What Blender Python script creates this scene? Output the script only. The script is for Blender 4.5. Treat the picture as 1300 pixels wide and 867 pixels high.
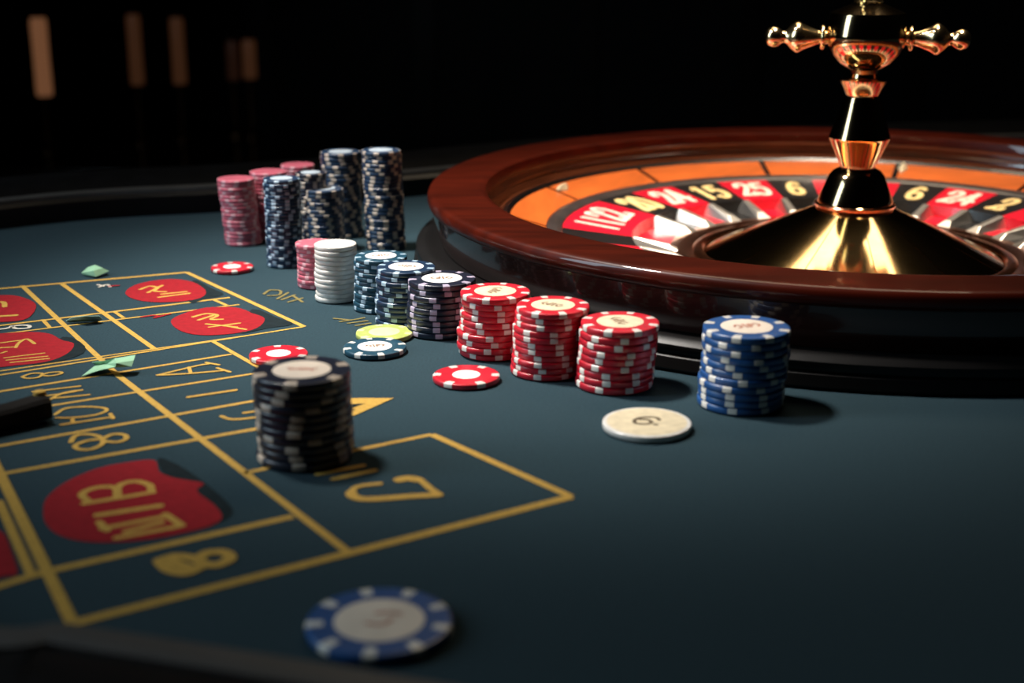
import bpy, bmesh, math, random
from mathutils import Vector, Matrix
for o in list(bpy.data.objects): bpy.data.objects.remove(o, do_unlink=True)
scene = bpy.context.scene
C = scene.collection
random.seed(7)
PI = math.pi
# ------------------------------------------------------------------ camera
TZ = 0.78                      # height of the felt above the floor
CH = 0.21                      # camera above the felt
FPX, HORIZON = 1800.0, -100.0  # focal length and horizon in pixels of the 1300x867 frame
PITCH = math.atan((433.5 - HORIZON) / FPX)
cd = bpy.data.cameras.new('camera'); cam = bpy.data.objects.new('camera', cd); C.objects.link(cam)
cam.location = (0, 0, TZ + CH); cam.rotation_euler = (PI/2 - PITCH, 0, 0)
cd.sensor_fit = 'HORIZONTAL'; cd.sensor_width = 36; cd.lens = 36 * FPX / 1300
cd.clip_start = 0.01; cd.clip_end = 50
cd.dof.use_dof = True; cd.dof.focus_distance = 0.75; cd.dof.aperture_fstop = 6.8
scene.camera = cam
# ------------------------------------------------------------------ world, lights, exposure
w = bpy.data.worlds.new('world'); scene.world = w; w.use_nodes = True
w.node_tree.nodes['Background'].inputs[0].default_value = (0.55, 0.7, 1.0, 1)
w.node_tree.nodes['Background'].inputs[1].default_value = 0.006
def area(name, loc, target, sx, sy, power, col, spread=180, shape='RECTANGLE'):
    l = bpy.data.lights.new(name, 'AREA'); l.shape = shape; l.size = sx; l.size_y = sy
    l.energy = power; l.color = col; l.spread = math.radians(spread)
    o = bpy.data.objects.new(name, l); C.objects.link(o); o.location = loc
    o.rotation_euler = (Vector(target) - Vector(loc)).to_track_quat('-Z', 'Y').to_euler()
    return o
def spot(name, loc, target, power, col, angle, blend, radius):
    l = bpy.data.lights.new(name, 'SPOT'); l.energy = power; l.color = col; l.spot_size = math.radians(angle); l.spot_blend = blend; l.shadow_soft_size = radius
    o = bpy.data.objects.new(name, l); C.objects.link(o); o.location = loc
    o.rotation_euler = (Vector(target) - Vector(loc)).to_track_quat('-Z', 'Y').to_euler()
area('left_window_light', (-1.15, 0.55, TZ + 0.62), (0.10, 0.75, TZ), 0.30, 0.95, 5.6, (0.66, 0.86, 1.0), 150)
spot('table_lamp_light', (-0.42, 0.86, TZ + 0.95), (-0.02, 0.790, TZ), 112.0, (1.0, 0.94, 0.87), 37, 1.0, 0.07)
spot('pendant_light', (0.30, 0.95, TZ + 0.95), (0.22, 0.96, TZ), 85.0, (1.0, 0.85, 0.66), 31, 0.9, 0.10)
area('back_lamp_light', (0.27, 1.40, TZ + 0.98), (0.22, 0.9, TZ), 0.62, 0.28, 1.7, (1.0, 0.80, 0.56), 140)
scene.view_settings.view_transform = 'Standard'; scene.view_settings.look = 'None'
scene.view_settings.gamma = 1; scene.view_settings.use_curve_mapping = False
scene.view_settings.exposure = 0.0
# ------------------------------------------------------------------ projection helpers (pixel of the photo -> point on a level plane)
CP, SP = math.cos(PITCH), math.sin(PITCH)
def G(px, py, z=0.0):
    u = (px - 650) / FPX; v = (433.5 - py) / FPX
    d = Vector((u, CP + v * SP, -SP + v * CP))
    t = (z - CH) / d.z
    return Vector((d.x * t, d.y * t, z + TZ))
def depth(P): return P.y * CP - (P.z - TZ - CH) * SP
def proj(P):
    z = P.z - TZ - CH; d = P.y * CP - z * SP
    return 650 + FPX * P.x / d, 433.5 - FPX * (P.y * SP + z * CP) / d
# ------------------------------------------------------------------ materials
def mat(name, col, rough=0.5, metal=0.0, spec=0.5, coat=0.0, noise=None, bump=None, emit=None, col2=None, sheen=0.0, coat_rough=0.05):
    m = bpy.data.materials.new(name); m.use_nodes = True
    nt = m.node_tree; b = nt.nodes['Principled BSDF']
    b.inputs['Base Color'].default_value = (*col, 1); b.inputs['Roughness'].default_value = rough
    b.inputs['Metallic'].default_value = metal; b.inputs['Specular IOR Level'].default_value = spec
    b.inputs['Coat Weight'].default_value = coat; b.inputs['Coat Roughness'].default_value = coat_rough
    b.inputs['Sheen Weight'].default_value = sheen
    tc = nt.nodes.new('ShaderNodeTexCoord')
    if noise:
        scale, lo, hi = noise
        n = nt.nodes.new('ShaderNodeTexNoise'); n.inputs['Detail'].default_value = 5
        if isinstance(scale, tuple):
            mp = nt.nodes.new('ShaderNodeMapping'); mp.inputs['Scale'].default_value = scale
            nt.links.new(tc.outputs['Object'], mp.inputs[0]); nt.links.new(mp.outputs[0], n.inputs['Vector']); n.inputs['Scale'].default_value = 1
        else:
            n.inputs['Scale'].default_value = scale; nt.links.new(tc.outputs['Object'], n.inputs['Vector'])
        r = nt.nodes.new('ShaderNodeValToRGB'); r.color_ramp.elements[0].position = 0.3; r.color_ramp.elements[1].position = 0.7
        c2 = col2 or tuple(c * hi for c in col)
        r.color_ramp.elements[0].color = (*[c * lo for c in col], 1); r.color_ramp.elements[1].color = (*c2, 1)
        nt.links.new(n.outputs['Fac'], r.inputs[0]); nt.links.new(r.outputs[0], b.inputs['Base Color'])
    if bump:
        scale, strength, dist = bump
        n2 = nt.nodes.new('ShaderNodeTexNoise'); n2.inputs['Scale'].default_value = scale; n2.inputs['Detail'].default_value = 3
        nt.links.new(tc.outputs['Object'], n2.inputs['Vector'])
        bp = nt.nodes.new('ShaderNodeBump'); bp.inputs['Strength'].default_value = strength; bp.inputs['Distance'].default_value = dist
        nt.links.new(n2.outputs['Fac'], bp.inputs['Height']); nt.links.new(bp.outputs[0], b.inputs['Normal'])
    if emit:
        b.inputs['Emission Color'].default_value = (*emit[0], 1); b.inputs['Emission Strength'].default_value = emit[1]
    return m
M = {}
M['felt'] = mat('felt', (0.018, 0.040, 0.0515), 0.95, spec=0.1, noise=(900, 0.8, 1.25), bump=(2600, 0.35, 0.0004), sheen=0.04)
M['faded_ink'] = mat('faded_gold_ink', (0.20, 0.16, 0.055), 0.8, spec=0.15, noise=(500, 0.8, 1.1))
M['ink'] = mat('gold_ink', (0.52, 0.31, 0.06), 0.75, spec=0.2, noise=(500, 0.8, 1.1), bump=(2600, 0.2, 0.0003))
M['red_ink'] = mat('red_ink', (0.28, 0.006, 0.012), 0.85, spec=0.2, noise=(300, 0.85, 1.1), bump=(2600, 0.2, 0.0003))
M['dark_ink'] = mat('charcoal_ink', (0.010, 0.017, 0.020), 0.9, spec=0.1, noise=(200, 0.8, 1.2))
M['white_ink'] = mat('white_ink', (0.55, 0.5, 0.42), 0.8, spec=0.2, noise=(200, 0.85, 1.1))
M['leather'] = mat('black_leather', (0.0035, 0.0035, 0.004), 0.65, spec=0.06, noise=(60, 0.7, 1.3), bump=(700, 0.25, 0.0006))
M['trim'] = mat('grey_trim', (0.07, 0.066, 0.063), 0.5, metal=0.2, noise=(40, 0.8, 1.1))
M['dark_wood'] = mat('dark_wood', (0.020, 0.010, 0.007), 0.4, noise=((6, 6, 60), 0.6, 1.6), bump=(80, 0.1, 0.002))
M['mahogany'] = mat('mahogany', (0.048, 0.0045, 0.0012), 0.38, spec=0.12, coat=0.5, coat_rough=0.03, noise=((14, 90, 14), 0.6, 1.35))
M['mahogany_dark'] = mat('mahogany_dark', (0.028, 0.008, 0.006), 0.22, coat=1.0, coat_rough=0.04, noise=((14, 14, 120), 0.7, 1.3))
M['track'] = mat('ball_track_wood', (0.10, 0.026, 0.010), 0.22, coat=1.0, coat_rough=0.08, noise=((20, 20, 120), 0.7, 1.3))
M['orange_wood'] = mat('orange_wood', (0.62, 0.13, 0.022), 0.32, coat=0.5, coat_rough=0.15, noise=((25, 120, 25), 0.75, 1.15))
M['black_gloss'] = mat('black_gloss', (0.006, 0.005, 0.005), 0.25, coat=0.5, noise=(40, 0.8, 1.2))
M['black_satin'] = mat('black_satin', (0.004, 0.0035, 0.0035), 0.42, spec=0.28, noise=(50, 0.8, 1.2), bump=(1500, 0.15, 0.0003))
M['dark_ring'] = mat('dark_ring', (0.045, 0.036, 0.034), 0.28, coat=0.5, noise=(60, 0.8, 1.2))
M['num_red'] = mat('number_red', (0.62, 0.004, 0.022), 0.35, coat=0.3, noise=(80, 0.92, 1.05))
M['num_black'] = mat('number_black', (0.006, 0.006, 0.007), 0.35, coat=0.3, noise=(80, 0.9, 1.1))
M['num_pink'] = mat('number_pale_pink', (0.90, 0.62, 0.52), 0.5, noise=(200, 0.92, 1.05))
M['num_gold'] = mat('number_pale_gold', (0.80, 0.58, 0.25), 0.5, noise=(200, 0.9, 1.08))
M['chrome'] = mat('chrome', (0.86, 0.82, 0.78), 0.33, metal=1.0, noise=(60, 0.92, 1.05))
M['brass'] = mat('polished_brass', (0.88, 0.66, 0.36), 0.16, metal=1.0, noise=(30, 0.94, 1.04))
M['brass_cone'] = mat('brushed_brass', (0.80, 0.56, 0.26), 0.09, metal=1.0, noise=((90, 90, 8), 0.85, 1.1))
M['copper'] = mat('copper', (0.70, 0.28, 0.15), 0.18, metal=1.0, noise=(30, 0.92, 1.05))
M['turret'] = mat('dark_brass', (0.52, 0.37, 0.20), 0.10, metal=1.0, noise=(30, 0.94, 1.05))
def chipmat(n, c, r=0.34): return mat(n, c, r, spec=0.5, coat=0.25, coat_rough=0.2, noise=(250, 0.86, 1.1), bump=(900, 0.12, 0.0003))
M['red'] = chipmat('chip_red', (0.55, 0.012, 0.028))
M['blue'] = chipmat('chip_blue', (0.018, 0.085, 0.26))
M['navy'] = chipmat('chip_navy', (0.007, 0.011, 0.026))
M['steel'] = chipmat('chip_steel_blue', (0.010, 0.030, 0.068))
M['teal'] = chipmat('chip_teal', (0.010, 0.055, 0.090))
M['pink'] = chipmat('chip_dusty_pink', (0.55, 0.12, 0.17))
M['spot_white'] = chipmat('spot_white', (0.70, 0.66, 0.60))
M['spot_tan'] = chipmat('spot_tan', (0.50, 0.41, 0.33))
M['spot_lilac'] = chipmat('spot_lilac', (0.42, 0.36, 0.46))
M['spot_pale_blue'] = chipmat('spot_pale_blue', (0.36, 0.48, 0.58))
M['spot_rose'] = chipmat('spot_rose', (0.66, 0.36, 0.40))
M['white'] = chipmat('chip_white', (0.74, 0.71, 0.66), 0.28)
M['print_dark'] = mat('print_dark', (0.09, 0.06, 0.03), 0.6, noise=(200, 0.8, 1.2))
M['cream'] = chipmat('chip_cream', (0.74, 0.63, 0.43), 0.4)
M['inlay'] = mat('inlay_cream', (0.80, 0.68, 0.56), 0.45, noise=(120, 0.9, 1.05))
M['inlay_white'] = mat('inlay_white', (0.82, 0.78, 0.74), 0.45, noise=(120, 0.9, 1.05))
M['inlay_grey'] = mat('inlay_grey', (0.36, 0.42, 0.47), 0.45, noise=(120, 0.9, 1.05))
M['lime'] = chipmat('chip_lime', (0.42, 0.48, 0.12))
M['spot_lime'] = chipmat('spot_pale_lime', (0.72, 0.72, 0.36))
M['print_brown'] = mat('print_brown', (0.26, 0.16, 0.09), 0.6, noise=(200, 0.8, 1.2))
M['print_rust'] = mat('print_rust', (0.50, 0.20, 0.13), 0.6, noise=(200, 0.8, 1.2))
M['paper'] = mat('green_paper', (0.26, 0.48, 0.30), 0.7, noise=(120, 0.85, 1.1), bump=(400, 0.15, 0.0005))
M['paper_pale'] = mat('pale_green_paper', (0.24, 0.40, 0.34), 0.7, noise=(120, 0.85, 1.1))
M['ebony'] = mat('ebony', (0.006, 0.0045, 0.0035), 0.6, spec=0.15, noise=((10, 90, 90), 0.6, 1.5))
M['wall'] = mat('wall_panel', (0.010, 0.006, 0.005), 0.55, noise=((8, 8, 1.5), 0.6, 1.5))
M['carpet'] = mat('carpet', (0.012, 0.006, 0.006), 0.95, noise=(40, 0.6, 1.4), bump=(300, 0.3, 0.003))
M['plaster'] = mat('dark_plaster', (0.02, 0.018, 0.017), 0.9, noise=(12, 0.8, 1.2))
M['amber'] = mat('amber_glass', (0.30, 0.12, 0.05), 0.3, noise=(20, 0.8, 1.1), emit=((1.0, 0.42, 0.19), 0.13))
M['amber_dim'] = mat('amber_glass_dim', (0.20, 0.08, 0.04), 0.3, noise=(20, 0.8, 1.1), emit=((1.0, 0.38, 0.16), 0.028))
M['bronze'] = mat('bronze', (0.10, 0.05, 0.025), 0.35, metal=1.0, noise=(30, 0.8, 1.1))
# ------------------------------------------------------------------ mesh helpers
def link(name, me, parent=None):
    o = bpy.data.objects.new(name, me); C.objects.link(o)
    if parent: o.parent = parent
    return o
def from_bm(name, bm, m, parent=None, smooth=False, sharp=40):
    me = bpy.data.meshes.new(name)
    bmesh.ops.recalc_face_normals(bm, faces=bm.faces)
    bm.to_mesh(me); bm.free()
    for mm in (m if isinstance(m, (list, tuple)) else [m]): me.materials.append(mm)
    if smooth:
        me.polygons.foreach_set('use_smooth', [True] * len(me.polygons)); me.set_sharp_from_angle(angle=math.radians(sharp))
    return link(name, me, parent)
def empty(name, loc=(0, 0, 0)):
    o = bpy.data.objects.new(name, None); C.objects.link(o); o.location = loc; o.empty_display_size = 0.02
    return o
def tag(o, label, cat, group=None):
    o['label'] = label; o['category'] = cat
    if group: o['group'] = group
    return o
def structure(o): o['kind'] = 'structure'; return o
def lathe_bm(prof, seg=64, a0=0.0, a1=2*PI, bm=None, closed=None):
    """prof: (r, z) pairs; full turn when a1-a0 = 2pi; a closed section gives a solid sector"""
    bm = bm or bmesh.new(); full = abs(a1 - a0 - 2*PI) < 1e-6
    n = seg if full else seg + 1; rings = []
    for i in range(n):
        a = a0 + (a1 - a0) * i / seg
        rings.append([bm.verts.new((r * math.sin(a), r * math.cos(a), z)) for r, z in prof])
    k = len(prof); cl = closed if closed is not None else False
    for i in range(seg):
        A, B = rings[i], rings[(i + 1) % n]
        for j in range(k if cl else k - 1):
            q = [A[j], A[(j + 1) % k], B[(j + 1) % k], B[j]]
            try: bm.faces.new(q)
            except ValueError: pass
    if not full and cl:
        bm.faces.new(rings[0]); bm.faces.new(rings[-1])
    bmesh.ops.remove_doubles(bm, verts=bm.verts, dist=1e-7)
    return bm
def box_bm(x0, x1, y0, y1, z0, z1, bm=None, bev=0.0):
    b2 = bmesh.new()
    v = [b2.verts.new(p) for p in ((x0,y0,z0),(x1,y0,z0),(x1,y1,z0),(x0,y1,z0),(x0,y0,z1),(x1,y0,z1),(x1,y1,z1),(x0,y1,z1))]
    for f in ((0,3,2,1),(4,5,6,7),(0,1,5,4),(1,2,6,5),(2,3,7,6),(3,0,4,7)): b2.faces.new([v[i] for i in f])
    if bev: bmesh.ops.bevel(b2, geom=b2.edges[:], offset=bev, segments=2, affect='EDGES')
    if bm is None: return b2
    me = bpy.data.meshes.new('t'); b2.to_mesh(me); b2.free(); bm.from_mesh(me); bpy.data.meshes.remove(me); return bm
def smooth_path(pts, sub=6, closed=False):
    pts = [Vector(p) for p in pts]; n = len(pts)
    if n < 3: return pts
    out = []
    for i in range(n if closed else n - 1):
        if closed: p0, p1, p2, p3 = pts[i-1], pts[i], pts[(i+1) % n], pts[(i+2) % n]
        else: p0, p1, p2, p3 = pts[max(i-1,0)], pts[i], pts[i+1], pts[min(i+2,n-1)]
        for s in range(sub):
            t = s / sub
            out.append(0.5*((2*p1)+(-p0+p2)*t+(2*p0-5*p1+4*p2-p3)*t*t+(-p0+3*p1-3*p2+p3)*t*t*t))
    if not closed: out.append(pts[-1])
    return out
RZ_ = [0]
def ribbon(bm, pts, width, z, caps=True, taper=None):
    """flat ribbon along 2-D pts (x, y) at height z; taper(t) scales the width"""
    RZ_[0] = (RZ_[0] + 1) % 12; z += RZ_[0] * 6e-6
    P = [Vector((p[0], p[1])) for p in pts]; n = len(P); L = []; Rr = []
    for i in range(n):
        a, b = P[max(i-1, 0)], P[min(i+1, n-1)]
        d = (b - a); d = d.normalized() if d.length > 1e-9 else Vector((1, 0))
        nn = Vector((-d.y, d.x)) * (width / 2) * (taper(i / (n - 1)) if taper else 1)
        L.append(bm.verts.new((*(P[i] + nn), z))); Rr.append(bm.verts.new((*(P[i] - nn), z)))
    for i in range(n - 1): bm.faces.new((L[i], Rr[i], Rr[i+1], L[i+1]))
    if caps:
        for end, ta in ((0, 0.0), (n - 1, 1.0)):
            r = (width / 2) * (taper(ta) if taper else 1)
            if r > 1e-5: bm.faces.new([bm.verts.new((P[end].x + r*math.cos(k*PI/5), P[end].y + r*math.sin(k*PI/5), z + (2e-6 if end else 4e-6))) for k in range(10)])
    return bm
def poly_slab(pts2, z0, z1):
    bm = bmesh.new()
    a = [bm.verts.new((p[0], p[1], z0)) for p in pts2]; b = [bm.verts.new((p[0], p[1], z1)) for p in pts2]; n = len(a)
    bm.faces.new(b); bm.faces.new(a[::-1])
    for i in range(n): bm.faces.new((a[i], a[(i+1) % n], b[(i+1) % n], b[i]))
    return bm
# ================================================================== ROOM
RX0, RX1, RY0, RY1, RZ = -3.6, 3.6, -2.2, 4.6, 3.0
structure(from_bm('floor', box_bm(RX0, RX1, RY0, RY1, -0.1, 0.0), M['carpet']))
structure(from_bm('ceiling', box_bm(RX0, RX1, RY0, RY1, RZ, RZ + 0.1), M['plaster']))
wb = structure(from_bm('wall_back', box_bm(RX0, RX1, RY1, RY1 + 0.1, 0, RZ), M['wall']))
structure(from_bm('wall_left', box_bm(RX0 - 0.1, RX0, RY0, RY1, 0, RZ), M['plaster']))
structure(from_bm('wall_right', box_bm(RX1, RX1 + 0.1, RY0, RY1, 0, RZ), M['plaster']))
structure(from_bm('wall_front', box_bm(RX0, RX1, RY0 - 0.1, RY0, 0, RZ), M['plaster']))
structure(from_bm('baseboard_back', box_bm(RX0, RX1, RY1 - 0.02, RY1, 0, 0.14, bev=0.004), M['dark_wood']))
stile = box_bm(-0.035, 0.035, RY1 - 0.018, RY1, 0.14, 1.1, bev=0.004)
st0 = from_bm('panel_stile', stile, M['dark_wood'], wb)
x = RX0 + 0.2; first = True
while x < RX1:
    o = st0 if first else st0.copy()
    if not first: C.objects.link(o)
    o.location.x = x; x += 0.52; first = False
from_bm('dado_rail', box_bm(RX0, RX1, RY1 - 0.035, RY1, 1.1, 1.16, bev=0.006), M['dark_wood'], wb)
# low sideboard with amber column lamps, far behind the table
SBX0, SBX1, SBY, SBD, SBH = -1.45, -0.30, 2.55, 0.62, 0.56
sb = tag(empty('sideboard', ((SBX0+SBX1)/2, SBY + SBD/2, 0)), 'low dark wooden sideboard standing behind the table on the left', 'sideboard')
sw = (SBX1 - SBX0) / 2
from_bm('carcass', box_bm(-sw+0.01, sw-0.01, -SBD/2+0.02, SBD/2, 0.05, SBH-0.03, bev=0.003), M['dark_wood'], sb)
from_bm('top', box_bm(-sw, sw, -SBD/2, SBD/2, SBH-0.03, SBH, bev=0.004), mat('polished_wood_top', (0.012, 0.006, 0.004), 0.16, coat=0.6, noise=((3, 40, 40), 0.6, 1.5)), sb)
from_bm('plinth', box_bm(-sw+0.03, sw-0.03, -SBD/2+0.05, SBD/2-0.03, 0, 0.05), M['dark_wood'], sb)
for k in range(4):
    x0 = -sw + 0.02 + k * (2*sw - 0.04) / 4
    d = from_bm('door', box_bm(x0+0.006, x0 + (2*sw-0.04)/4 - 0.006, -SBD/2, -SBD/2+0.02, 0.07, SBH-0.045, bev=0.003), M['dark_wood'], sb)
    from_bm('knob', lathe_bm([(0.0,0.0),(0.008,0.0),(0.006,0.008),(0.012,0.016),(0.009,0.022),(0,0.024)], 16), M['bronze'], d).matrix_local = Matrix.Translation((x0+0.04, -SBD/2, 0.32)) @ Matrix.Rotation(PI/2, 4, 'X')
def column_lamp(px, ytop, ybot, wpx, Y, glass, label):
    # base stands on the sideboard top; height and girth follow the photo at that distance
    zs = SBH
    u = (px - 650) / FPX; v = (433.5 - ybot) / FPX
    dr = Vector((u, CP + v*SP, -SP + v*CP)); t = Y / dr.y
    X = dr.x * t; zb = TZ + CH + dr.z * t
    v = (433.5 - ytop) / FPX; zt = TZ + CH + (-SP + v*CP) / (CP + v*SP) * Y
    r = wpx / 2 / FPX * Y
    e = tag(empty('column_lamp', (X, Y, zs)), label, 'lamp', 'amber column lamps on the sideboard')
    b0 = zb - zs; t0 = zt - zs
    from_bm('base', lathe_bm([(0,0),(r*1.5,0),(r*1.5,0.006),(r*1.1,0.012),(r*0.5,0.016),(r*0.5,max(b0-0.006,0.018)),(r*1.05,max(b0-0.003,0.02)),(r*1.05,b0+0.001),(0,b0+0.001)], 24), M['bronze'], e, True)
    from_bm('glass_column', lathe_bm([(0,b0),(r*0.9,b0),(r,b0+0.01),(r*0.96,(b0+t0)/2),(r,t0-0.01),(r*0.85,t0),(0,t0)], 24), glass, e, True)
    from_bm('cap', lathe_bm([(0,t0),(r*0.9,t0),(r*0.9,t0+0.006),(r*0.3,t0+0.012),(0,t0+0.016)], 20), M['bronze'], e, True)
column_lamp(57, 22, 122, 20, 2.75, M['amber'], 'tallest and brightest amber column lamp, leftmost on the sideboard')
column_lamp(175, 18, 108, 17, 2.85, M['amber_dim'], 'amber column lamp on the sideboard, second from the left')
column_lamp(229, 22, 107, 17, 2.90, M['amber_dim'], 'amber column lamp on the sideboard, third from the left')
column_lamp(297, 52, 102, 15, 2.95, mat('amber_glass_faint', (0.1, 0.045, 0.03), 0.3, noise=(20, 0.8, 1.1), emit=((1.0, 0.36, 0.18), 0.008)), 'short faint amber lamp beside the rightmost lamp on the sideboard')
column_lamp(318, 50, 100, 17, 2.95, M['amber_dim'], 'short amber lamp at the right end of the sideboard')
# ================================================================== TABLE
table = tag(empty('roulette_table', (0.35, 0.8, 0)), 'roulette table with dark teal felt, gold layout and black padded rail', 'table')
TO = Vector((0.35, 0.8, 0))
def tl(o): o.location = -TO; return o          # parts are modelled in room coordinates
edge_px = [(1300, 1000), (950, 928), (700, 880), (500, 845), (300, 813), (100, 782), (-60, 755)]
OUT = [G(*p, 0.019).to_2d() for p in edge_px]
OUT += [Vector(p) for p in ((-0.31, 0.54), (-0.43, 0.65), (-0.485, 0.79), (-0.445, 0.915))]
OUT += [G(0, 291).to_2d(), G(140, 277).to_2d(), G(300, 268).to_2d(), G(530, 249).to_2d()]
OUT += [Vector(p) for p in ((0.10, 1.215), (0.40, 1.30), (0.80, 1.33), (1.15, 1.22), (1.30, 0.95), (1.22, 0.62), (0.95, 0.40), (0.55, 0.335))]
OUT = [p.to_2d() for p in smooth_path([Vector((p.x, p.y, 0)) for p in OUT], 8, True)]
NO = len(OUT)
area2 = sum(OUT[i].x*OUT[(i+1) % NO].y - OUT[(i+1) % NO].x*OUT[i].y for i in range(NO))
if area2 < 0: OUT.reverse()
NRM = []
for i in range(NO):
    d = (OUT[(i+2) % NO] - OUT[i-2]).normalized(); NRM.append(Vector((d.y, -d.x)))
felt = tl(from_bm('felt', poly_slab([OUT[i] + NRM[i]*0.004 for i in range(NO)], TZ - 0.012, TZ), M['felt'], table))
def sweep(name, prof, m, smooth=True):
    bm = bmesh.new(); R_ = []
    for i in range(NO):
        R_.append([bm.verts.new((*(OUT[i] + NRM[i]*a), TZ + z)) for a, z in prof])
    k = len(prof)
    for i in range(NO):
        A, B = R_[i], R_[(i+1) % NO]
        for j in range(k): bm.faces.new((A[j], A[(j+1) % k], B[(j+1) % k], B[j]))
    return tl(from_bm(name, bm, m, table, smooth, 35))
sweep('rail_inner_wall', [(0.0,-0.02),(0.0,0.014),(0.003,0.0165),(0.008,0.0165),(0.008,-0.02)], M['black_satin'])
sweep('rail_inner_trim', [(0.004,0.0165),(0.0045,0.019),(0.012,0.020),(0.016,0.019),(0.016,0.0165)], M['trim'])
sweep('armrest', [(0.008,-0.02),(0.0085,0.0164),(0.017,0.0164),(0.022,0.021),(0.045,0.025),(0.075,0.024),(0.090,0.018),(0.094,0.008),(0.094,-0.02)], M['leather'])
sweep('rail_outer_trim', [(0.094,0.010),(0.096,0.016),(0.101,0.017),(0.105,0.014),(0.105,0.006),(0.094,0.006)], M['trim'])
sweep('apron', [(0.060,-0.16),(0.060,-0.0205),(0.100,-0.0205),(0.104,0.005),(0.108,0.0),(0.104,-0.03),(0.096,-0.16)], M['dark_wood'])
tl(from_bm('underframe', poly_slab([OUT[i] - NRM[i]*0.02 for i in range(NO)], TZ - 0.05, TZ - 0.0125), M['dark_wood'], table))
for lx, ly in ((-0.15, 0.72), (0.98, 0.72)):
    pd = from_bm('pedestal', lathe_bm([(0,0),(0.17,0),(0.17,0.03),(0.13,0.05),(0.07,0.08),(0.055,0.2),(0.075,0.4),(0.06,0.6),(0.11,0.70),(0.12,TZ-0.05),(0,TZ-0.05)], 32), M['dark_wood'], table, True)
    pd.location = Vector((lx, ly, 0)) - TO
# printed layout -- flat print on the felt, each line, figure and shape a part of its own
ZP = TZ + 0.0002
LINES = [((-60,372),(237,346),3.2),((237,346),(386,415),3.0),((386,415),(-60,486),2.0),((330,424),(-60,480),1.6),
 ((28,363),(150,477),3.0),((150,477),(440,700),3.3),((79,361),(197,444),3.0),
 ((-60,421),(292,378),2.6),((-60,432),(304,387),2.0),((54,406),(64,417),2.2),((145,396),(157,404),2.2),((272,381),(288,388),2.2),
 ((-60,507),(294,450),2.2),((-60,535),(345,471),2.2),((-60,577),(330,508),2.6),((-60,613),(330,544),3.0),
 ((271,434),(345,476),2.6),((310,601),(548,552),2.8),((548,552),(725,631),3.6),((725,631),(92,792),4.4),
 ((0,602),(92,792),4.0),((-20,560),(0,602),4.0),((-2,636),(40,731),3.2),((372,656),(68,724),4.0),((-60,762),(62,725),4.0)]
def P2(p): g = G(*p); return (g.x, g.y)
for a, b, wm in LINES:
    bm = bmesh.new(); ribbon(bm, [P2(a), P2(b)], wm/1000, ZP, False); from_bm('printed_line', bm, M['ink'], felt)
def printed_shape(pts, m, z, name='printed_oval', sub=4):
    q = [G(*p) for p in pts]; q = smooth_path([Vector((p.x, p.y, 0)) for p in q], sub, True)
    bm = bmesh.new(); bm.faces.new([bm.verts.new((p.x, p.y, z)) for p in q]); bmesh.ops.triangulate(bm, faces=bm.faces)
    return from_bm(name, bm, M[m], felt)
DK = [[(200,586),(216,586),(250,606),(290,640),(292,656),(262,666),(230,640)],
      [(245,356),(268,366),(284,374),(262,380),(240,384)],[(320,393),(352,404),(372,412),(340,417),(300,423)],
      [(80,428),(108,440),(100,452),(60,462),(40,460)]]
for d in DK: printed_shape(d, 'dark_ink', ZP + 0.00005, 'printed_charcoal_mark', 3)  # dark charcoal print bordering the red ovals on their right
OV = [[(55,650),(60,632),(85,612),(125,595),(165,587),(196,585),(203,600),(224,608),(258,614),(250,624),(270,640),(282,656),(268,668),(225,679),(175,687),(120,689),(80,682),(60,668)],
      [(159,372),(172,362),(200,356),(225,355),(246,359),(261,369),(256,378),(232,383),(195,384),(170,380)],
      [(217,408),(232,399),(262,391),(300,391),(320,398),(336,405),(326,417),(296,424),(255,426),(228,420)],
      [(-50,392),(-25,378),(10,375),(32,379),(46,388),(36,404),(10,409),(-25,408)],
      [(-70,446),(-30,428),(30,422),(62,424),(78,432),(94,437),(86,449),(62,459),(25,464),(-25,466)],
      [(-40,690),(-20,672),(3,676),(14,700),(22,728),(8,732),(-30,734)]]
for p in OV: printed_shape(p, 'red_ink', ZP + 0.0001)
def glyph(strokes, wmm, m='ink', z=ZP + 0.00015, name='printed_figure', sm=True):
    bm = bmesh.new()
    for s in strokes:
        q = [Vector((*P2(p), 0)) for p in s]
        if sm and len(q) > 2: q = smooth_path(q, 6)
        ribbon(bm, q, wmm/1000, z)
    return from_bm(name, bm, M[m], felt)
# pseudo letters of the near red oval
glyph([[(107,640),(194,626)],[(112,637),(104,628),(122,620),(146,620),(150,632)],[(148,632),(152,617),(172,612),(190,617),(192,627)]], 3.0, name='printed_letter')
glyph([[(124,655),(203,643)]], 3.4, name='printed_letter'); glyph([[(130,672),(213,656)],[(126,664),(136,674)]], 3.0, name='printed_letter')
glyph([[(148,684),(228,669)],[(210,654),(231,668)],[(160,676),(205,664)]], 3.0, name='printed_letter', sm=False)
glyph([[(130,640),(258,616)]], 0.9, 'red_ink', ZP + 0.00012, 'printed_line')
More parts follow.
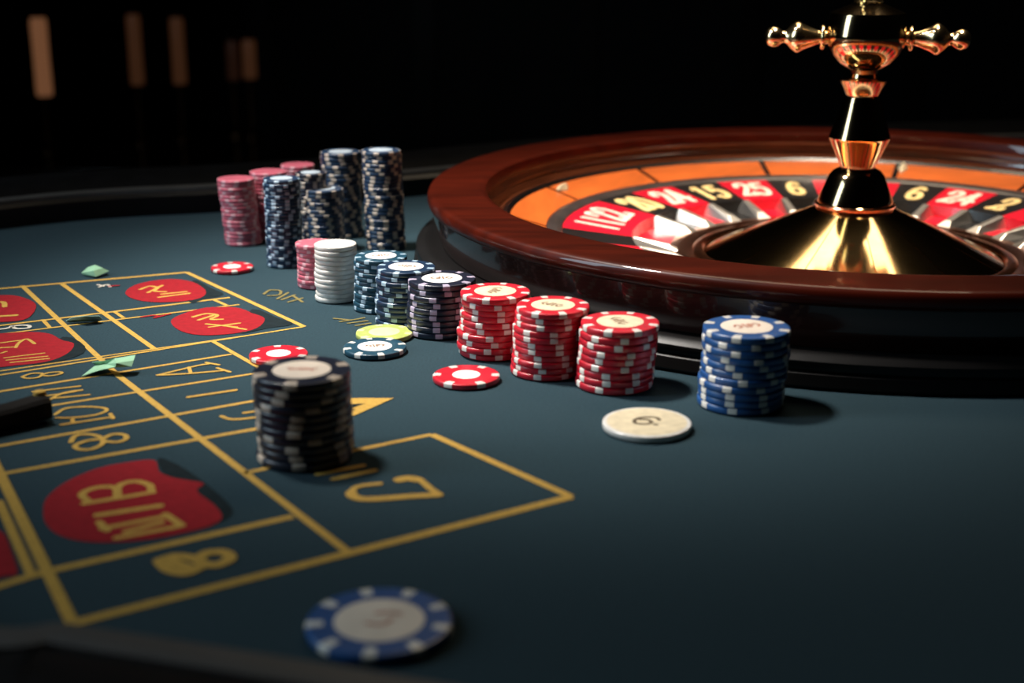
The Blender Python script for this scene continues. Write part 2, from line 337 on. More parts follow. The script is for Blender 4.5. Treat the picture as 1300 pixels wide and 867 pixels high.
# far ovals
glyph([[(178,368),(190,364),(200,366),(196,370),(210,371)],[(188,372),(206,363)]], 2.2, name='printed_letter'); glyph([[(202,378),(240,373)],[(206,374),(236,371)]], 2.4, name='printed_letter')
glyph([[(245,403),(262,399),(276,401),(268,406),(282,406)],[(252,407),(274,400)]], 2.2, name='printed_letter'); glyph([[(266,416),(304,411)],[(290,415),(312,419)],[(262,412),(300,416)]], 2.0, name='printed_letter', sm=False)
glyph([[(-30,388),(2,384),(6,390)]], 3.0, name='printed_letter'); glyph([[(-30,404),(20,401)]], 3.4, name='printed_letter')
glyph([[(-6,437),(26,433)],[(20,442),(24,436),(34,431),(44,437)],[(-10,443),(20,441)]], 1.8, name='printed_letter')
glyph([[(2,449),(8,447)],[(6,455),(56,449)],[(9,458),(60,453)],[(14,461),(62,456)]], 1.5, name='printed_letter', sm=False)
# gold figures of the columns
glyph([[(28,479),(40,475),(54,475),(48,480),(34,481),(28,479)],[(52,477),(62,474),(76,473),(78,475),(64,478),(52,477)]], 1.5)
glyph([[(42,498),(101,491)],[(46,504),(70,502),(104,496)],[(104,496),(80,500),(56,512)],[(60,507),(84,505),(113,502)]], 1.7, name='printed_letter')
glyph([[(70,527),(84,519),(112,517),(133,519),(134,523),(118,528),(92,531),(72,531)],[(78,540),(143,530)],[(93,537),(92,533)],[(140,526),(144,532)]], 1.8, name='printed_letter', sm=True)
glyph([[(90,562),(96,554),(112,552),(128,556),(130,564),(116,571),(100,571),(96,566),(112,560),(130,558)],[(130,558),(144,552),(158,553),(160,558),(148,562),(134,561)]], 2.3)
glyph([[(200,477),(250,465),(268,462)],[(204,477),(240,475),(286,471)],[(240,467),(242,474)],[(262,461),(278,464)],[(276,468),(292,473)]], 1.8, name='printed_letter', sm=False)
glyph([[(239,505),(299,496)]], 2.2, name='printed_letter')
glyph([[(281,529),(296,533),(330,530),(345,527)],[(310,525),(345,520)]], 2.0)
glyph([[(202,713),(222,707),(246,710),(256,718),(236,728),(214,724),(202,713)],[(250,712),(262,703),(284,702),(292,710),(274,718),(256,716)],[(214,712),(240,722)]], 4.6)
glyph([[(404,603),(460,592)],[(424,609),(475,598)]], 3.2, name='printed_letter')
glyph([[(556,629),(520,631),(480,634),(458,634),(447,630),(446,626)]], 4.4); glyph([[(447,627),(449,621),(462,617),(482,615)]], 2.6)
glyph([[(507,610),(518,608),(530,610)]], 5.0); glyph([[(536,612),(546,621),(558,629)]], 3.0)
glyph([[(335,374),(343,369),(356,370),(354,375),(340,376)],[(352,380),(366,372)],[(358,381),(374,375)],[(366,384),(384,379)],[(372,376),(384,384)]], 1.7, 'faded_ink', name='printed_letter')
glyph([[(424,405),(446,407)],[(432,409),(452,406),(462,404)],[(442,411),(466,408)],[(452,414),(470,411)]], 1.7, 'faded_ink', name='printed_letter')
# small white and red marks
glyph([[(124,362),(132,364)],[(126,365),(136,362),(140,365)]], 1.8, 'white_ink', name='printed_mark'); glyph([[(139,364),(150,363)]], 2.2, 'red_ink', name='printed_mark')
glyph([[(-20,420),(6,418),(22,414),(36,414),(36,417),(22,418),(14,415)]], 2.2, 'white_ink', name='printed_mark')
glyph([[(180,403),(194,401),(200,402)],[(196,404),(216,399)]], 2.0, 'red_ink', name='printed_mark')
# gold arrowhead print
am = [G(*p) for p in ((420,506),(500,506),(450,528),(420,536))]
bm = bmesh.new(); bm.faces.new([bm.verts.new((p.x, p.y, ZP + 0.0001)) for p in am]); from_bm('printed_arrow', bm, M['ink'], felt)
bm = bmesh.new(); bm.faces.new([bm.verts.new((*P2(p), ZP + 0.00016)) for p in ((420,515),(464,513),(446,519),(452,521),(420,528))]); from_bm('printed_arrow_notch', bm, M['dark_ink'], felt)
# ================================================================== ROULETTE WHEEL
WX, WY, WR, WH = 0.2207, 0.9004, 0.2747, 0.0474
WZ = TZ
wheel = tag(empty('roulette', (WX, WY, WZ)), 'large mahogany roulette wheel with brass turret standing on the felt', 'roulette wheel')
def wl(name, prof, m, seg=160, closed=True, parent=wheel, a0=0.0, a1=2*PI, smooth=True, sharp=35):
    return from_bm(name, lathe_bm(prof, seg, a0, a1, closed=closed), m, parent, smooth, sharp)
# black base with a rolled bead
wl('base_ring', [(0.20,0.0004),(0.283,0.0004),(0.284,0.002),(0.283,0.0075),(0.2815,0.0085),(0.2825,0.0105),(0.2822,0.0135),(0.2795,0.0160),(0.2755,0.0168),(0.271,0.0158),(0.266,0.0155),(0.262,0.0015),(0.20,0.0015)], M['black_satin'])
wl('bowl_side', [(0.262,0.0156),(0.2665,0.0160),(0.2690,0.022),(0.2705,0.030),(0.2712,0.0375),(0.262,0.0375)], M['mahogany_dark'])
wl('bowl_rim', [(0.262,0.0376),(0.2715,0.0376),(0.2738,0.0392),(0.2747,0.0415),(0.2745,0.0448),(0.2737,0.0463),(0.2722,0.0471),(0.2705,0.04735),(0.2690,0.0474),(0.2560,0.0474),(0.2420,0.0474),(0.2400,0.0473),(0.2375,0.0462),(0.2362,0.0420),(0.2362,0.040),(0.250,0.0376)], M['mahogany'])
wl('ball_track', [(0.2500,0.0375),(0.2360,0.0399),(0.2352,0.0385),(0.2372,0.0362),(0.2380,0.0335),(0.2372,0.0308),(0.2345,0.0290),(0.2305,0.0284),(0.2288,0.0290),(0.2278,0.0288),(0.2270,0.0272),(0.2500,0.024)], M['track'])
wl('track_lip', [(0.2269,0.0270),(0.2262,0.0290),(0.2245,0.0292),(0.2222,0.0272),(0.2240,0.0255)], M['black_gloss'])
NA = 16; A_OFF = math.radians(3.0)
# wooden apron panels, split by dark joints
def azim(px, py, r, z):
    best = None
    for k in range(3600):
        a = -PI + 2*PI*k/3600
        x_, y_ = proj(Vector((WX + r*math.sin(a), WY + r*math.cos(a), TZ + z)))
        if math.cos(a) > -0.3:
            d = (x_-px)**2 + (y_-py)**2
            if best is None or d < best[0]: best = (d, a)
    return best[1]
aj1, aj2 = azim(829, 229, 0.21, 0.0235), azim(971, 214, 0.21, 0.0235)
PSTEP = aj2 - aj1; NA = max(8, round(2*PI / PSTEP)); PSTEP = 2*PI / NA
sec = [(0.2221,0.0270),(0.1986,0.0202),(0.1986,0.0180),(0.2221,0.0245)]
ap0 = from_bm('apron_panel', lathe_bm(sec, 12, 0.010, PSTEP - 0.010, closed=True), M['orange_wood'], wheel, True, 30)
for k in range(NA):
    o = ap0 if k == 0 else ap0.copy()
    if k: C.objects.link(o); o.parent = wheel
    o.rotation_euler.z = -(aj2 + k * PSTEP)
wl('apron_bed', [(0.2222,0.0258),(0.1984,0.0190),(0.1984,0.0030),(0.2222,0.0030)], M['black_gloss'])
# brass diamond deflectors
def diamond():
    bm = bmesh.new(); L_, W_, H_ = 0.0095, 0.0044, 0.0042
    v = [bm.verts.new(p) for p in ((L_,0,0),(0,W_,0),(-L_,0,0),(0,-W_,0),(L_*0.35,0,H_),(-L_*0.35,0,H_))]
    for f in ((0,1,4),(1,5,4),(1,2,5),(2,3,5),(3,4,5),(3,0,4),(3,2,1,0)): bm.faces.new([v[i] for i in f])
    bmesh.ops.bevel(bm, geom=bm.edges[:], offset=0.0004, segments=1, affect='EDGES')
    return bm
df0 = from_bm('deflector', diamond(), mat('satin_brass', (0.95, 0.84, 0.58), 0.35, metal=0.35, noise=(60, 0.92, 1.05)), wheel)
ad1, ad2 = azim(714, 243, 0.2165, 0.027), azim(1147, 207, 0.2165, 0.027)
sl = math.atan2(0.0068, 0.0235)
for k, a in enumerate((ad1, ad2, ad2 + PI/2, ad2 + PI)):
    o = df0 if k == 0 else df0.copy()
    if k: C.objects.link(o); o.parent = wheel
    r = 0.2150
    o.matrix_local = Matrix.Translation((r*math.sin(a), r*math.cos(a), 0.0252)) @ Matrix.Rotation(PI/2 - a, 4, 'Z') @ Matrix.Rotation(-sl, 4, 'Y') @ Matrix.Rotation(PI/2 if k == 0 else 0, 4, 'Z')
wl('number_ring_border', [(0.1982,0.0200),(0.1965,0.0207),(0.1900,0.0196),(0.1882,0.0182),(0.1882,0.0030),(0.1982,0.0030)], M['dark_ring'])
# numbered pockets: boundaries in degrees clockwise from the far side
psec = [(0.1880,0.0180),(0.1425,0.0125),(0.1410,0.0060),(0.1410,0.0035),(0.1880,0.0035)]
fsec = [(0.1409,0.0050),(0.1180,0.0040),(0.1180,0.0030),(0.1409,0.0030)]
def fret_bm():
    bm = bmesh.new()  # ridge: wide foot, narrow crown, sloping down to the centre
    ro, ri = 0.1418, 0.1110
    v = [bm.verts.new(p) for p in ((-0.0078,ro,0.0035),(0.0078,ro,0.0035),(0.0058,ri,0.0035),(-0.0058,ri,0.0035),
                                   (-0.0022,ro,0.0128),(0.0022,ro,0.0128),(0.0020,ri+0.008,0.0080),(-0.0020,ri+0.008,0.0080))]
    for f in ((0,3,2,1),(4,5,6,7),(0,1,5,4),(1,2,6,5),(2,3,7,6),(3,0,4,7)): bm.faces.new([v[i] for i in f])
    bmesh.ops.bevel(bm, geom=bm.edges[:], offset=0.0004, segments=1, affect='EDGES')
    return bm
fret0 = from_bm('pocket_fret', fret_bm(), M['chrome'], wheel)
DIG = {
 '0': [[(0.5,1.4),(0.12,1.1),(0.05,0.7),(0.12,0.3),(0.5,0),(0.88,0.3),(0.95,0.7),(0.88,1.1),(0.5,1.4)]],
 '1': [[(0.25,1.1),(0.5,1.38),(0.5,0.7),(0.5,0.0)]],
 '2': [[(0.12,1.0),(0.2,1.3),(0.5,1.4),(0.85,1.25),(0.85,0.9),(0.5,0.5),(0.08,0.06)],[(0.08,0.06),(0.5,0.1),(0.95,0.06),(0.98,0.3)]],
 '4': [[(0.75,0.0),(0.75,0.7),(0.72,1.4)],[(0.72,1.4),(0.35,0.9),(0.02,0.45)],[(0.02,0.42),(0.5,0.42),(1.05,0.42)]],
 '5': [[(0.88,1.35),(0.5,1.35),(0.22,1.33)],[(0.22,1.33),(0.18,1.0),(0.16,0.76)],[(0.16,0.76),(0.5,0.92),(0.88,0.75),(0.92,0.4),(0.7,0.08),(0.35,0.02),(0.08,0.2)]],
 '6': [[(0.85,1.2),(0.6,1.4),(0.25,1.15),(0.08,0.6),(0.2,0.12),(0.5,0.0),(0.82,0.12),(0.9,0.42),(0.75,0.75),(0.45,0.78),(0.15,0.55)]],
 'I': [[(0.5,1.35),(0.5,0.7),(0.5,0.0)]],
 '8': [[(0.5,0.75),(0.2,0.95),(0.2,1.25),(0.5,1.4),(0.8,1.25),(0.8,0.95),(0.5,0.75),(0.12,0.5),(0.12,0.15),(0.5,0),(0.88,0.15),(0.88,0.5),(0.5,0.75)]]}
def digits_bm(txt, wid, hei, stroke):
    bm = bmesh.new(); n = len(txt); adv = wid / n
    for i, ch in enumerate(txt):
        ox = -wid/2 + adv*i + adv*0.1; sx = adv*0.8; sy = hei/1.4
        for s in DIG[ch]:
            q = smooth_path([Vector((ox + p[0]*sx, p[1]*sy - hei/2, 0)) for p in s], 5)
            ribbon(bm, q, stroke, 0.0004)
    ext = bmesh.ops.extrude_face_region(bm, geom=bm.faces[:])
    for g in ext['geom']:
        if isinstance(g, bmesh.types.BMVert): g.co.z = 0.0
    return bm
POCK = [(-87.0,-57.5,'num_red','II22'),(-57.5,-44.8,'num_black','20'),(-44.8,-32.3,'num_red','24'),(-32.3,-19.8,'num_black','15'),(-19.8,-7.5,'num_red','25'),
        (-7.5,3.5,'num_black','6'),(3.5,13.6,'num_red',None),(13.6,23.8,'num_red',None),(23.8,34.6,'num_black','6'),(34.6,46.6,'num_red','24'),(46.6,58.5,'num_black','2')]
for i in range(18):
    st = (273.0 - 58.5) / 18
    POCK.append((58.5 + i*st, 58.5 + (i+1)*st, 'num_red' if i % 2 == 0 else 'num_black', None))
slope = math.atan2(0.0055, 0.0455); pm = {}
for k, (d0, d1, c, txt) in enumerate(POCK):
    a = math.radians(d0); wd_ = math.radians(d1 - d0); key = (round(d1 - d0, 2), c)
    if key not in pm:
        po = from_bm('number_pocket', lathe_bm(psec, 6, 0.0, wd_, closed=True), M[c], wheel)
        fl = from_bm('pocket_floor', lathe_bm(fsec, 5, 0.0, wd_, closed=True), M[c], wheel); pm[key] = (po, fl)
    else:
        po, fl = (q.copy() for q in pm[key])
        for q in (po, fl): C.objects.link(q); q.parent = wheel
    po.rotation_euler.z = -a; fl.rotation_euler.z = -a
    fo = fret0 if k == 0 else fret0.copy()
    if k: C.objects.link(fo); fo.parent = wheel
    fo.rotation_euler.z = -a
    if txt:
        wt = {1: 0.0130, 2: 0.0250, 4: 0.0600}[len(txt)]
        d = from_bm('painted_number', digits_bm(txt, wt, 0.029, 0.0044 if len(txt) < 4 else 0.0036), M['num_pink'] if c == 'num_red' else M['num_gold'], po)
        r = 0.1655
        d.matrix_local = Matrix.Rotation(-wd_/2, 4, 'Z') @ Matrix.Translation((0, r, 0.01535)) @ Matrix.Rotation(slope, 4, 'X')
wl('pocket_lip', [(0.1178,0.0040),(0.1100,0.0046),(0.1030,0.0036),(0.1030,0.0006),(0.1178,0.0006)], M['copper'])
wl('cone_rim', [(0.1028,0.0036),(0.1000,0.0050),(0.0965,0.0046),(0.0950,0.0030),(0.0950,0.0006),(0.1028,0.0006)], M['copper'])
# brass cone of eight plates
csec = [(0.0948,0.0026),(0.060,0.0175),(0.0230,0.0340),(0.0230,0.0310),(0.060,0.0140),(0.0948,0.0008)]
cp0 = from_bm('cone_plate', lathe_bm(csec, 10, 0.004, 2*PI/12 - 0.004, closed=True), M['brass_cone'], wheel, True, 30)
for k in range(12):
    o = cp0 if k == 0 else cp0.copy()
    if k: C.objects.link(o); o.parent = wheel
    o.rotation_euler.z = -(k * 2*PI/12 + 0.05)
wl('cone_core', [(0.0,0.0305),(0.0235,0.0300),(0.060,0.0135),(0.0946,0.0010),(0.0,0.0010)], M['copper'], closed=False)
# turret, turned in one length and split by its collars
T1 = wl('turret_foot', [(0,0.0338),(0.0243,0.0338),(0.0247,0.0352),(0.0243,0.0366),(0.0238,0.0370),(0.0236,0.0385),(0.0175,0.0540),(0.0150,0.0570),(0.0112,0.0590),(0,0.0590)], M['turret'], 64, False)
wl('foot_band', [(0.0240,0.0339),(0.0252,0.0343),(0.0254,0.0358),(0.0248,0.0366),(0.0240,0.0366)], M['copper'], 64)
wl('turret_waist', [(0,0.0588),(0.0108,0.0590),(0.0112,0.0610),(0.0188,0.0772),(0.0192,0.0784),(0.0188,0.0796),(0.0110,0.1040),(0.0100,0.1050),(0,0.1050)], M['turret'], 64, False, sharp=25)
wl('turret_collar', [(0,0.1048),(0.0100,0.1048),(0.0104,0.1060),(0.0145,0.1136),(0.0147,0.1146),(0.0138,0.1152),(0.0095,0.1162),(0.0086,0.1185),(0.0090,0.1210),(0.0112,0.1222),(0,0.1222)], M['turret'], 64, False, sharp=30)
head = wl('turret_head', [(0,0.1220),(0.0112,0.1222),(0.0160,0.1250),(0.0205,0.1300),(0.0236,0.1355),(0.0247,0.1400),(0.0249,0.1420),(0.0248,0.1428),(0.0232,0.1545),(0.0226,0.1556),(0.0120,0.1600),(0.0090,0.1612),(0,0.1612)], M['turret'], 64, False, sharp=28)
wl('finial', [(0,0.1610),(0.0085,0.1612),(0.0090,0.1626),(0.0062,0.1640),(0.0058,0.1656),(0.0074,0.1672),(0.0080,0.1692),(0.0070,0.1712),(0.0048,0.1724),(0.0048,0.1740),(0.0072,0.1765),(0.0078,0.1795),(0.0060,0.1830),(0.0030,0.1850),(0,0.1855)], M['brass'], 48, False, sharp=60)
hp = [(0,0.0235),(0.0034,0.0235),(0.0036,0.0252),(0.0062,0.0258),(0.0066,0.0270),(0.0060,0.0282),(0.0036,0.0288),(0.0040,0.0310),(0.0068,0.0390),(0.0082,0.0415),(0.0080,0.0435),(0.0060,0.0465),(0.0036,0.0490),(0.0030,0.0508),(0.0036,0.0522),(0.0050,0.0545),(0.0054,0.0570),(0.0046,0.0600),(0.0026,0.0618),(0,0.0625)]
for sgn, ang in ((1, math.radians(-14)), (-1, math.radians(-8))):
    h = from_bm('turret_handle', lathe_bm([(r_*1.18, z_) for r_, z_ in hp], 32), M['brass'], wheel, True, 60)
    h.matrix_local = Matrix.Translation((0, 0, 0.1405)) @ Matrix.Rotation(ang, 4, 'Z') @ Matrix.Rotation(sgn * PI/2, 4, 'Y')
# ================================================================== CHIPS
def chip_body_bm(r, t, seg=48):
    b = t * 0.2
    return lathe_bm([(0, 0), (r-b*1.2, 0), (r-b*0.3, b*0.3), (r, b), (r, t-b), (r-b*0.3, t-b*0.3), (r-b*1.2, t), (r*0.97-b*1.2, t), (0, t)], seg)
def spot_bm(r, t, half, depth_):
    b = t*0.2; e = r*0.004
    z0 = t*0.2
    prof = [(r-depth_, z0), (r+e, z0), (r+e, t-b), (r-b*0.3+e, t-b*0.3), (r-b*1.2, t+0.00002), (r-depth_, t+0.00002)]
    return lathe_bm(prof, 4, -half, half, closed=True)
cache = {}
def mesh_of(key, fn, mats, smooth=True):
    if key not in cache:
        me = bpy.data.meshes.new(key[0]); bm = fn(); bmesh.ops.recalc_face_normals(bm, faces=bm.faces); bm.to_mesh(me); bm.free()
        for m in mats: me.materials.append(m)
        if smooth: me.polygons.foreach_set('use_smooth', [True]*len(me.polygons)); me.set_sharp_from_angle(angle=math.radians(50))
        cache[key] = me
    return cache[key]
def far_chip_bm(r, t, ns):
    bm = chip_body_bm(r, t, 48)
    per = 48 // ns
    for f in bm.faces:
        c = f.calc_center_median(); a = math.atan2(c.x, c.y) % (2*PI)
        seg = int(a / (2*PI) * 48)
        if math.hypot(c.x, c.y) > r*0.8 and seg % per < per*0.30: f.material_index = 1
    return bm
def make_chip(pos, rz, r, t, body, spot, ns, label, group=None, simple=False, inlay=None, inlay_r=0.58, marks=None, half=None, tilt=(0, 0), mark_mat='print_brown'):
    if simple:
        me = mesh_of(('poker_chip', r, t, body, spot, ns), lambda: far_chip_bm(r, t, ns) if ns else chip_body_bm(r, t), [M[body], M[spot or body]])
        o = bpy.data.objects.new('poker_chip', me); C.objects.link(o)
        root = o
    else:
        root = empty('poker_chip')
        link('chip_body', mesh_of(('chip_body', r, t, body), lambda: chip_body_bm(r, t), [M[body]]), root)
        hf = half or (PI / ns * 0.27 if ns else 0)
        for k in range(ns):
            s = link('edge_spot', mesh_of(('edge_spot', r, t, spot, ns, hf), lambda: spot_bm(r, t, hf, r*0.24), [M[spot]]), root)
            s.rotation_euler.z = k * 2*PI / ns
    if inlay:
        ri = r * inlay_r
        io = link('inlay', mesh_of(('inlay', r, t, inlay, inlay_r), lambda: lathe_bm([(0, t-0.0001), (ri, t-0.0001), (ri, t+0.00008), (ri*0.96, t+0.00016), (0, t+0.00016)], 40), [M[inlay]]), root)
        if marks:
            bm = bmesh.new()
            for s in marks:
                ribbon(bm, smooth_path([Vector((p[0]*ri, p[1]*ri, 0)) for p in s], 5), ri*0.10, t+0.00022)
            from_bm('inlay_print', bm, M[mark_mat], io)
    root.location = pos; root.rotation_euler = (tilt[0], tilt[1], rz)
    tag(root, label, 'poker chip', group)
    return root
ORD = ['bottom','second','third','fourth','fifth','sixth','seventh','eighth','ninth','tenth','eleventh','twelfth','thirteenth','fourteenth','fifteenth','sixteenth','seventeenth','eighteenth','nineteenth','twentieth','twenty-first','twenty-second','twenty-third','twenty-fourth','twenty-fifth','twenty-sixth','twenty-seventh','twenty-eighth','twenty-ninth','thirtieth','thirty-first','thirty-second']
SCRIB = [[(-0.5,0.05),(-0.35,0.25),(-0.2,0.0),(-0.4,-0.15)],[(-0.05,0.25),(-0.05,-0.2)],[(0.1,-0.2),(0.15,0.2),(0.3,0.05),(0.1,-0.02)],[(0.4,0.2),(0.55,0.0),(0.4,-0.2)]]
def stack(cx, wpx, ybot, ytop, body, spot, ns, colour, where, group, tr=0.088, simple=False, lean=0.0, jit=0.02, inlay=None, marks=None, base=None, mark_mat='print_brown', half=None):
    """cx, wpx, ybot, ytop: where the stack shows in the photo; solved for its place and height on the felt"""
    P = G(cx, ybot)
    for _ in range(6):
        r = wpx/2 * depth(P + Vector((0, 0, 0.01))) / FPX
        d = P.to_2d().normalized() if _ == 0 else d
        F = G(cx, ybot); P = F + Vector((d.x, d.y, 0)) * r
    if base: P = G(*base); r = wpx/2 * depth(P) / FPX
    lo, hi = 0.0, 0.2
    for _ in range(40):
        z = (lo+hi)/2
        y = proj(P + Vector((d.x*r, d.y*r, z)))[1]
        if y > ytop: lo = z
        else: hi = z
    H = lo; n = max(2, round(H / (2*r*tr))); t = H/n - 0.00004
    ph = random.random()*6
    mpp = depth(P)/FPX
    for i in range(n):
        f = i/(n-1) - 0.5
        ox = lean*f*mpp + random.uniform(-jit, jit)*r + 0.6*jit*r*math.sin(ph + i*0.9); oy = random.uniform(-jit, jit)*r
        where_txt = ('top' if i == n-1 else ORD[i] + ('' if i == 0 else ' from bottom'))
        label = f'{colour} poker chip, {where_txt} of {where}'
        make_chip((P.x+ox, P.y+oy, TZ + 0.0005 + i*(H/n)), random.random()*6.28, r, t, body, spot, ns, label, group, simple,
                  inlay if i == n-1 else None, 0.60, marks if i == n-1 else None, half, mark_mat=mark_mat)
    return P, r, H, n
stack(941, 109, 530, 401, 'blue', 'spot_white', 8, 'bright blue', 'the bright blue stack at the right', 'chips of the bright blue stack', lean=5, jit=0.025, inlay='inlay', marks=SCRIB, mark_mat='print_rust')
stack(782, 99, 504, 396, 'red', 'spot_white', 8, 'red', 'the red stack nearest the bright blue stack', 'chips of the right red stack', lean=5, jit=0.02, inlay='cream', marks=SCRIB)
stack(697, 92, 486, 376, 'red', 'spot_white', 8, 'red', 'the middle one of the three red stacks', 'chips of the middle red stack', lean=6, jit=0.025, inlay='cream', marks=SCRIB)
stack(628, 88, 461, 359, 'red', 'spot_white', 8, 'red', 'the red stack next to the navy stack', 'chips of the left red stack', lean=7, jit=0.04, inlay='cream', marks=SCRIB)
stack(561, 85, 433, 344, 'navy', 'spot_lilac', 8, 'navy', 'the navy stack touching the left red stack', 'chips of the navy stack in the row', lean=3, jit=0.02, inlay='inlay_white', marks=SCRIB)
stack(515, 74, 419, 331, 'steel', 'spot_pale_blue', 8, 'dark blue', 'the stack between the teal and navy stacks', 'chips of the dark blue stack in the row', lean=3, jit=0.035, inlay='inlay_white', marks=SCRIB)
stack(484, 66, 400, 318, 'teal', 'spot_pale_blue', 8, 'teal', 'the short stack right of the white stack', 'chips of the teal stack', lean=3, jit=0.03, inlay='inlay_white', marks=SCRIB)
stack(428, 53, 387, 304, 'white', None, 0, 'plain white', 'the all white stack', 'chips of the white stack', tr=0.115, lean=1, jit=0.035)
stack(403, 49, 369, 303, 'pink', 'spot_rose', 8, 'rose red', 'the short stack half behind the white stack', 'chips of the rose stack', tr=0.115, lean=0, jit=0.03)
stack(389, 122, 601, 452, 'navy', 'spot_tan', 6, 'black and tan', 'the large near stack', 'chips of the large near stack', lean=0, jit=0.025, inlay='inlay', marks=[[(-0.5,0.1),(0,-0.05),(0.5,0.1)],[(-0.4,-0.1),(0.1,0.1),(0.4,-0.1)]], mark_mat='print_rust')
# far tall stacks
stack(307, 46, 314, 223, 'pink', 'spot_rose', 8, 'dusty pink', 'the leftmost pink tower', 'chips of the left pink tower', tr=0.10, simple=True, lean=-6, jit=0.02)
stack(345, 46, 306, 214, 'pink', 'spot_rose', 8, 'dusty pink', 'the middle pink tower', 'chips of the middle pink tower', tr=0.10, simple=True, lean=0, jit=0.02)
stack(381, 42, 296, 206, 'pink', 'spot_rose', 8, 'dusty pink', 'the rearmost pink tower', 'chips of the rear pink tower', tr=0.105, simple=True, lean=0, jit=0.02)
stack(363, 46, 342, 223, 'steel', 'spot_pale_blue', 8, 'navy', 'the leftmost navy tower', 'chips of the left navy tower', inlay='inlay_grey', tr=0.10, simple=True, lean=0, jit=0.02)
stack(398, 40, 320, 216, 'navy', 'spot_tan', 8, 'dark navy', 'the narrow rear navy tower', 'chips of the narrow rear tower', inlay='inlay_grey', tr=0.115, simple=True, jit=0.02)
stack(436, 50, 304, 189, 'steel', 'spot_tan', 8, 'navy', 'the tall tower second from the wheel', 'chips of the second tall tower', inlay='inlay_grey', tr=0.10, simple=True, lean=0, jit=0.02)
stack(414, 50, 322, 235, 'steel', 'spot_tan', 8, 'navy', 'the lowest navy tower', 'chips of the low navy tower', inlay='inlay_grey', tr=0.10, simple=True, jit=0.02)
stack(489, 50, 320, 187, 'steel', 'spot_tan', 8, 'navy', 'the tall tower nearest the wheel', 'chips of the tall tower by the wheel', inlay='inlay_grey', tr=0.10, simple=True, lean=-3, jit=0.02)
# single chips lying on the felt
def single(cx, wpx, ytop, ybot, body, spot, ns, label, inlay, inlay_r, marks=None, tr=0.085, mark_mat='print_brown', half=None, rz=0.3):
    P = G(cx, ybot); d = P.to_2d().normalized(); r = 0.02
    for _ in range(6):
        r = wpx/2 * depth(P) / FPX; P = G(cx, ybot) + Vector((d.x, d.y, 0))*r
    c = G(cx, (ytop + ybot)/2 + 1); P = Vector((c.x, c.y, TZ))
    r = wpx/2 * depth(P) / FPX
    return make_chip((P.x, P.y, TZ + 0.0005), rz, r, 2*r*tr, body, spot, ns, label, None, False, inlay, inlay_r, marks, half, mark_mat=mark_mat)
single(821, 113, 524, 563, 'white', None, 0, 'cream white chip printed with a dark six, lying in front of the red stacks', 'cream', 0.9,
       [[(0.14,0.30),(-0.06,0.36),(-0.26,0.14),(-0.26,-0.16),(-0.06,-0.32),(0.14,-0.18),(0.14,0.03),(-0.06,0.08),(-0.24,-0.07)],[(0.3,-0.02),(0.34,0.0)]], tr=0.075, mark_mat='print_dark', rz=-0.9)
single(592, 85, 469, 496, 'red', 'spot_white', 6, 'red chip lying flat in front of the left red stack', 'inlay_white', 0.42, rz=0.5)
single(354, 74, 443, 466, 'red', 'spot_white', 6, 'red chip lying just behind the large blurred stack', 'inlay_white', 0.42, rz=0.2)
single(476, 80, 434, 458, 'teal', 'spot_white', 8, 'dark blue and white chip lying in front of the lime chip', 'inlay_white', 0.55, SCRIB)
single(488, 72, 417, 437, 'lime', 'spot_lime', 6, 'pale lime green chip lying in front of the navy stack', 'spot_lime', 0.55)
single(295, 53, 335, 350, 'red', 'spot_white', 6, 'red chip lying alone left of the rose stack', 'inlay_white', 0.42)
single(482, 186, 757, 842, 'blue', 'spot_white', 9, 'large blurred blue and cream chip at the near table edge', 'inlay', 0.62,
       [[(-0.3,-0.1),(0,-0.25),(0.25,-0.1)],[(0.0,0.3),(0.3,0.25),(0.5,0.1)]], tr=0.07, mark_mat='print_rust')
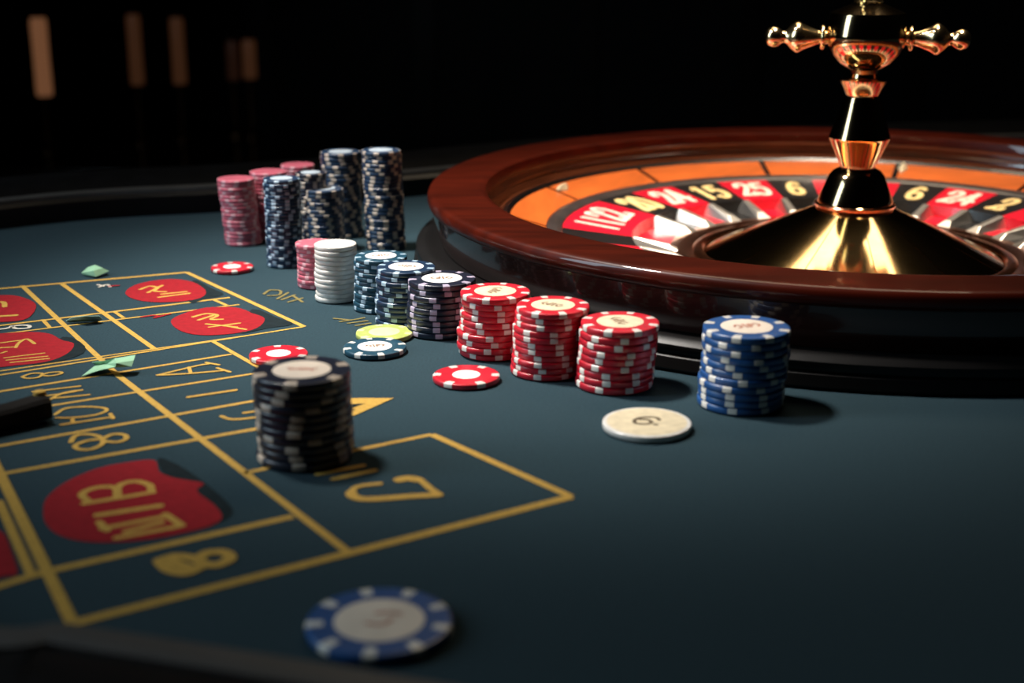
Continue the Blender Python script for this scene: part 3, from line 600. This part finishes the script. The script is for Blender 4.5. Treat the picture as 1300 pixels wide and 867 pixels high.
# ================================================================== SMALL THINGS
def sheet(name, rows, m, label, cat, thick=0.0004):
    """rows: list of rows of (px, py, height above the felt): a folded paper sheet with real thickness"""
    c = G(*rows[len(rows)//2][len(rows[0])//2][:2])
    bm = bmesh.new(); V = []
    for row in rows:
        V.append([bm.verts.new(G(px, py, h) - Vector((c.x, c.y, TZ)) + Vector((0, 0, 0.0006))) for px, py, h in row])
    for i in range(len(rows)-1):
        for j in range(len(rows[0])-1): bm.faces.new((V[i][j], V[i][j+1], V[i+1][j+1], V[i+1][j]))
    o = from_bm(name, bm, m); o.location = (c.x, c.y, TZ)
    md = o.modifiers.new('thickness', 'SOLIDIFY'); md.thickness = thick; md.offset = 1
    return tag(o, label, cat)
sheet('folded_note', [[(117,461,0.003),(133,459,0.004),(147,457,0.006),(172,453,0.007)],[(122,465,0.001),(136,464,0.002),(148,463,0.006),(170,460,0.006)],[(104,480,0.0),(128,472,0.002),(147,468,0.004),(167,467,0.004)]], M['paper'], 'pale green folded note lying across the gold line, nearest of the three notes', 'note')
sheet('folded_note', [[(92,404,0.003),(108,402,0.005),(126,402,0.004)],[(84,408,0.001),(106,405,0.003),(130,406,0.002)],[(88,410,0.0),(104,409,0.0),(124,409,0.0)]], M['paper_pale'], 'small grey green note lying between the two red ovals', 'note')
sheet('folded_note', [[(112,341,0.003),(121,338,0.005),(130,342,0.004)],[(104,348,0.001),(119,345,0.004),(138,345,0.002)],[(106,350,0.0),(122,352,0.001),(134,347,0.0)]], M['paper'], 'small green folded note beyond the top border of the layout', 'note')
# dark croupier stick with a brass tip, reaching in from the left
A_, B_ = G(-95, 568), G(62, 533)
stick = tag(empty('croupier_stick', A_), 'dark wooden stick with a brass tip reaching in from the left', 'stick')
dv = B_ - A_; L_ = dv.length; ang = math.atan2(dv.y, dv.x)
bm = bmesh.new(); secs = []
for s, wd_, h0, h1 in ((0, 0.0060, 0.0, 0.0085), (0.35, 0.0060, 0.0004, 0.0090), (0.7, 0.0058, 0.001, 0.0098), (0.93, 0.0058, 0.0012, 0.0108), (1.0, 0.0052, 0.0012, 0.0104)):
    x_ = s*L_; b = 0.0015
    secs.append([bm.verts.new((x_, y_, z_)) for y_, z_ in ((-wd_+b,h0),(wd_-b,h0),(wd_,h0+b),(wd_,h1-b),(wd_-b,h1),(-wd_+b,h1),(-wd_,h1-b),(-wd_,h0+b))])
for i in range(len(secs)-1):
    for j in range(8): bm.faces.new((secs[i][j], secs[i][(j+1) % 8], secs[i+1][(j+1) % 8], secs[i+1][j]))
bm.faces.new(secs[0]); bm.faces.new(secs[-1])
from_bm('shaft', bm, M['ebony'], stick)
tp = from_bm('brass_tip', lathe_bm([(0,0),(0.0026,0.0003),(0.0030,0.0018),(0.0024,0.0034),(0,0.004)], 16), M['ink'], stick, True)
tp.location = (L_*0.97, 0.0035, 0.0088)
stick.rotation_euler.z = ang; stick.location.z = TZ + 0.0006
